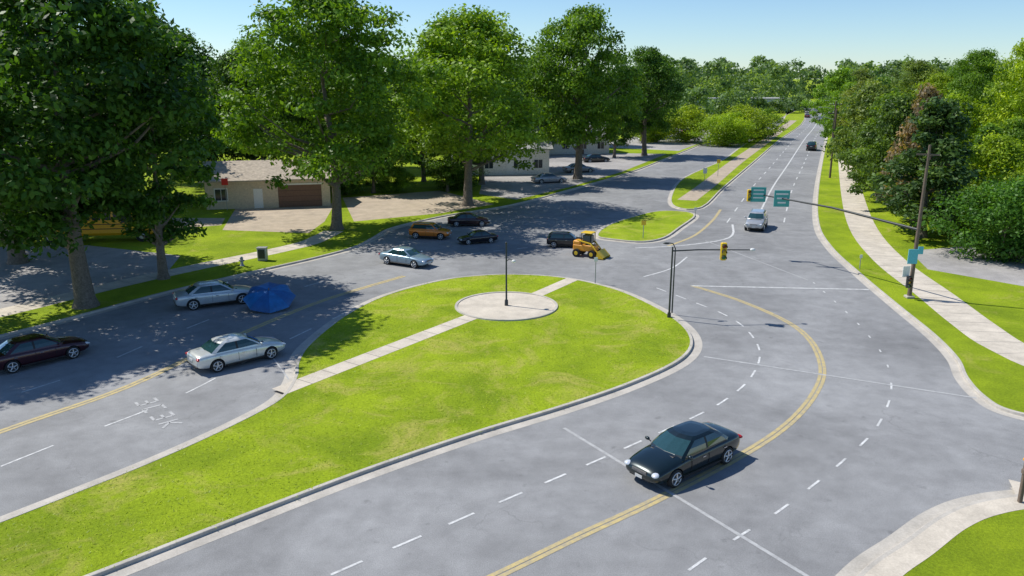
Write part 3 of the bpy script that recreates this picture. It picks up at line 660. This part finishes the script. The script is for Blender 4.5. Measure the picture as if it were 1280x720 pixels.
# ------------------------------------------------------------------ buildings
def house(nm,x,y,rz,L,W,h,wall,roof,rh=2.0,garage=False,nw=3,door='gar',chim=True):
    e=bpy.data.objects.new(nm,None); e.location=(x,y,.12); e.rotation_euler=(0,0,rz); COL.objects.link(e)
    def part(mb,n): o=mb.obj(n); o.parent=e
    m=MB(); m.box((0,0,h/2),(L,W,h),wall); m.add([(-L/2,-W/2,h),(-L/2,W/2,h),(-L/2,0,h+rh)],[(0,2,1)],wall); m.add([(L/2,-W/2,h),(L/2,W/2,h),(L/2,0,h+rh)],[(0,1,2)],wall); part(m,'walls')
    o=.5; m=MB(); k=rh/(W/2); zo=h-o*k
    for s in(-1,1):
        a=[(-L/2-o,s*(W/2+o),zo+.03),(L/2+o,s*(W/2+o),zo+.03),(L/2+o,0,h+rh+.03),(-L/2-o,0,h+rh+.03)]
        b=[(p[0],p[1],p[2]+.14) for p in a]; m.add(a+b,[(0,1,2,3),(4,5,6,7),(0,1,5,4),(1,2,6,5),(3,0,4,7)],roof)
    part(m,'roof')
    m=MB(); n=MB()
    x0=-L/2+1.6
    if garage:
        gx=L/2-3.2; m.box((gx,-W/2-.03,1.2),(4.6,.06,2.4),'gar')
        for i in range(1,4): m.box((gx,-W/2-.065,i*.6),(4.6,.012,.03),'trim')
        n.box((gx,-W/2-.05,2.5),(5.0,.1,.16),'wpl'); lim=L/2-6.4
    else: lim=L/2-1.6
    for i in range(nw):
        wx=x0+(lim-x0)*i/max(1,nw-1)
        m.box((wx,-W/2-.02,1.55),(1.2,.05,1.2),'win'); n.box((wx,-W/2-.035,2.2),(1.4,.09,.1),'wpl'); n.box((wx,-W/2-.035,.9),(1.4,.09,.1),'wpl')
        for s in(-.65,.65): n.box((wx+s,-W/2-.035,1.55),(.1,.09,1.2),'wpl')
        n.box((wx,-W/2-.05,1.55),(.05,.03,1.2),'wpl')
    dx=(x0+lim)/2+1.3; m.box((dx,-W/2-.03,1.05),(.95,.06,2.1),door)
    part(m,'windows_and_door'); part(n,'trim')
    if chim:
        m=MB(); m.box((-L/4,W/6,h+rh),(.7,.7,1.4),'brick'); part(m,'chimney')
house('beige_garage',-27.3,90.5,.22,13,8,3.1,'wall','roof',1.5,True,1,'wpl',False)
house('white_house',-2,121,.1,14,9,3.8,'wallw','roofg',2.2,False,4,'wpl')
house('white_house',11,153,.1,13,9,3.4,'wallw','roofg',2.0,False,4)
house('brick_house',-52,88,.2,14,9,3,'brick','roof',2.0,False,3)
house('white_house',60,126,-.3,11,8,3,'wallw','roofg',2.0,False,3)
house('beige_house',93,200,-.3,13,9,3,'wall','roof',2.0,False,3)
house('brick_house',118,240,-.3,14,9,3,'brick','roofg',2.2,False,3)
m=MB(); m.box((0,0,2.4),(44,16,4.8),'wallw'); m.box((0,0,4.95),(45,17,.35),'roofg')
for i in range(10): m.box((-19+i*4.2,-8.03,1.9),(2.6,.08,2.0),'win')
m.box((0,-8.3,3.5),(40,.8,.3),'wpl'); m.obj('commercial_building',(94,345,0),.1)
m=MB(); m.box((0,0,2),(24,10,4),'wallw'); m.box((0,0,4.1),(25,11,.3),'roofg')
for i in range(6): m.box((-9+i*3.6,-5.03,1.8),(2,.08,1.6),'win')
m.obj('commercial_building',(62,300,0),.1)
# ------------------------------------------------------------------ light, sky, camera
el=math.radians(52); hx,hy=.92,-.39
sun=bpy.data.lights.new('sun','SUN'); sun.energy=5.0; sun.angle=math.radians(.5); sun.color=(1,.965,.89)
so=bpy.data.objects.new('sun',sun); so.rotation_euler=Vector((hx*math.cos(el),hy*math.cos(el),-math.sin(el))).to_track_quat('-Z','Y').to_euler(); so.location=(-30,20,60); COL.objects.link(so)
w=bpy.data.worlds.new('World'); S.world=w; w.use_nodes=True; nt=w.node_tree
sk=nt.nodes.new('ShaderNodeTexSky'); sk.sky_type='NISHITA'; sk.sun_disc=False; sk.sun_elevation=el; sk.sun_rotation=math.atan2(-hx,-hy); sk.altitude=900; sk.air_density=1.0; sk.dust_density=.1; sk.ozone_density=2.5
nt.links.new(mix(nt,1,sk.outputs[0],(.82,.96,1.10),'MULTIPLY'),nt.nodes['Background'].inputs[0]); nt.nodes['Background'].inputs[1].default_value=.122
cam=bpy.data.cameras.new('camera'); cam.lens=28.125; cam.sensor_width=36; cam.clip_end=6000; cam.clip_start=.2
co=bpy.data.objects.new('camera',cam); co.location=(0,0,14); co.rotation_euler=(math.radians(90-14.84),0,0); COL.objects.link(co); S.camera=co
S.view_settings.view_transform='Standard'; S.view_settings.look='None'; S.view_settings.exposure=0
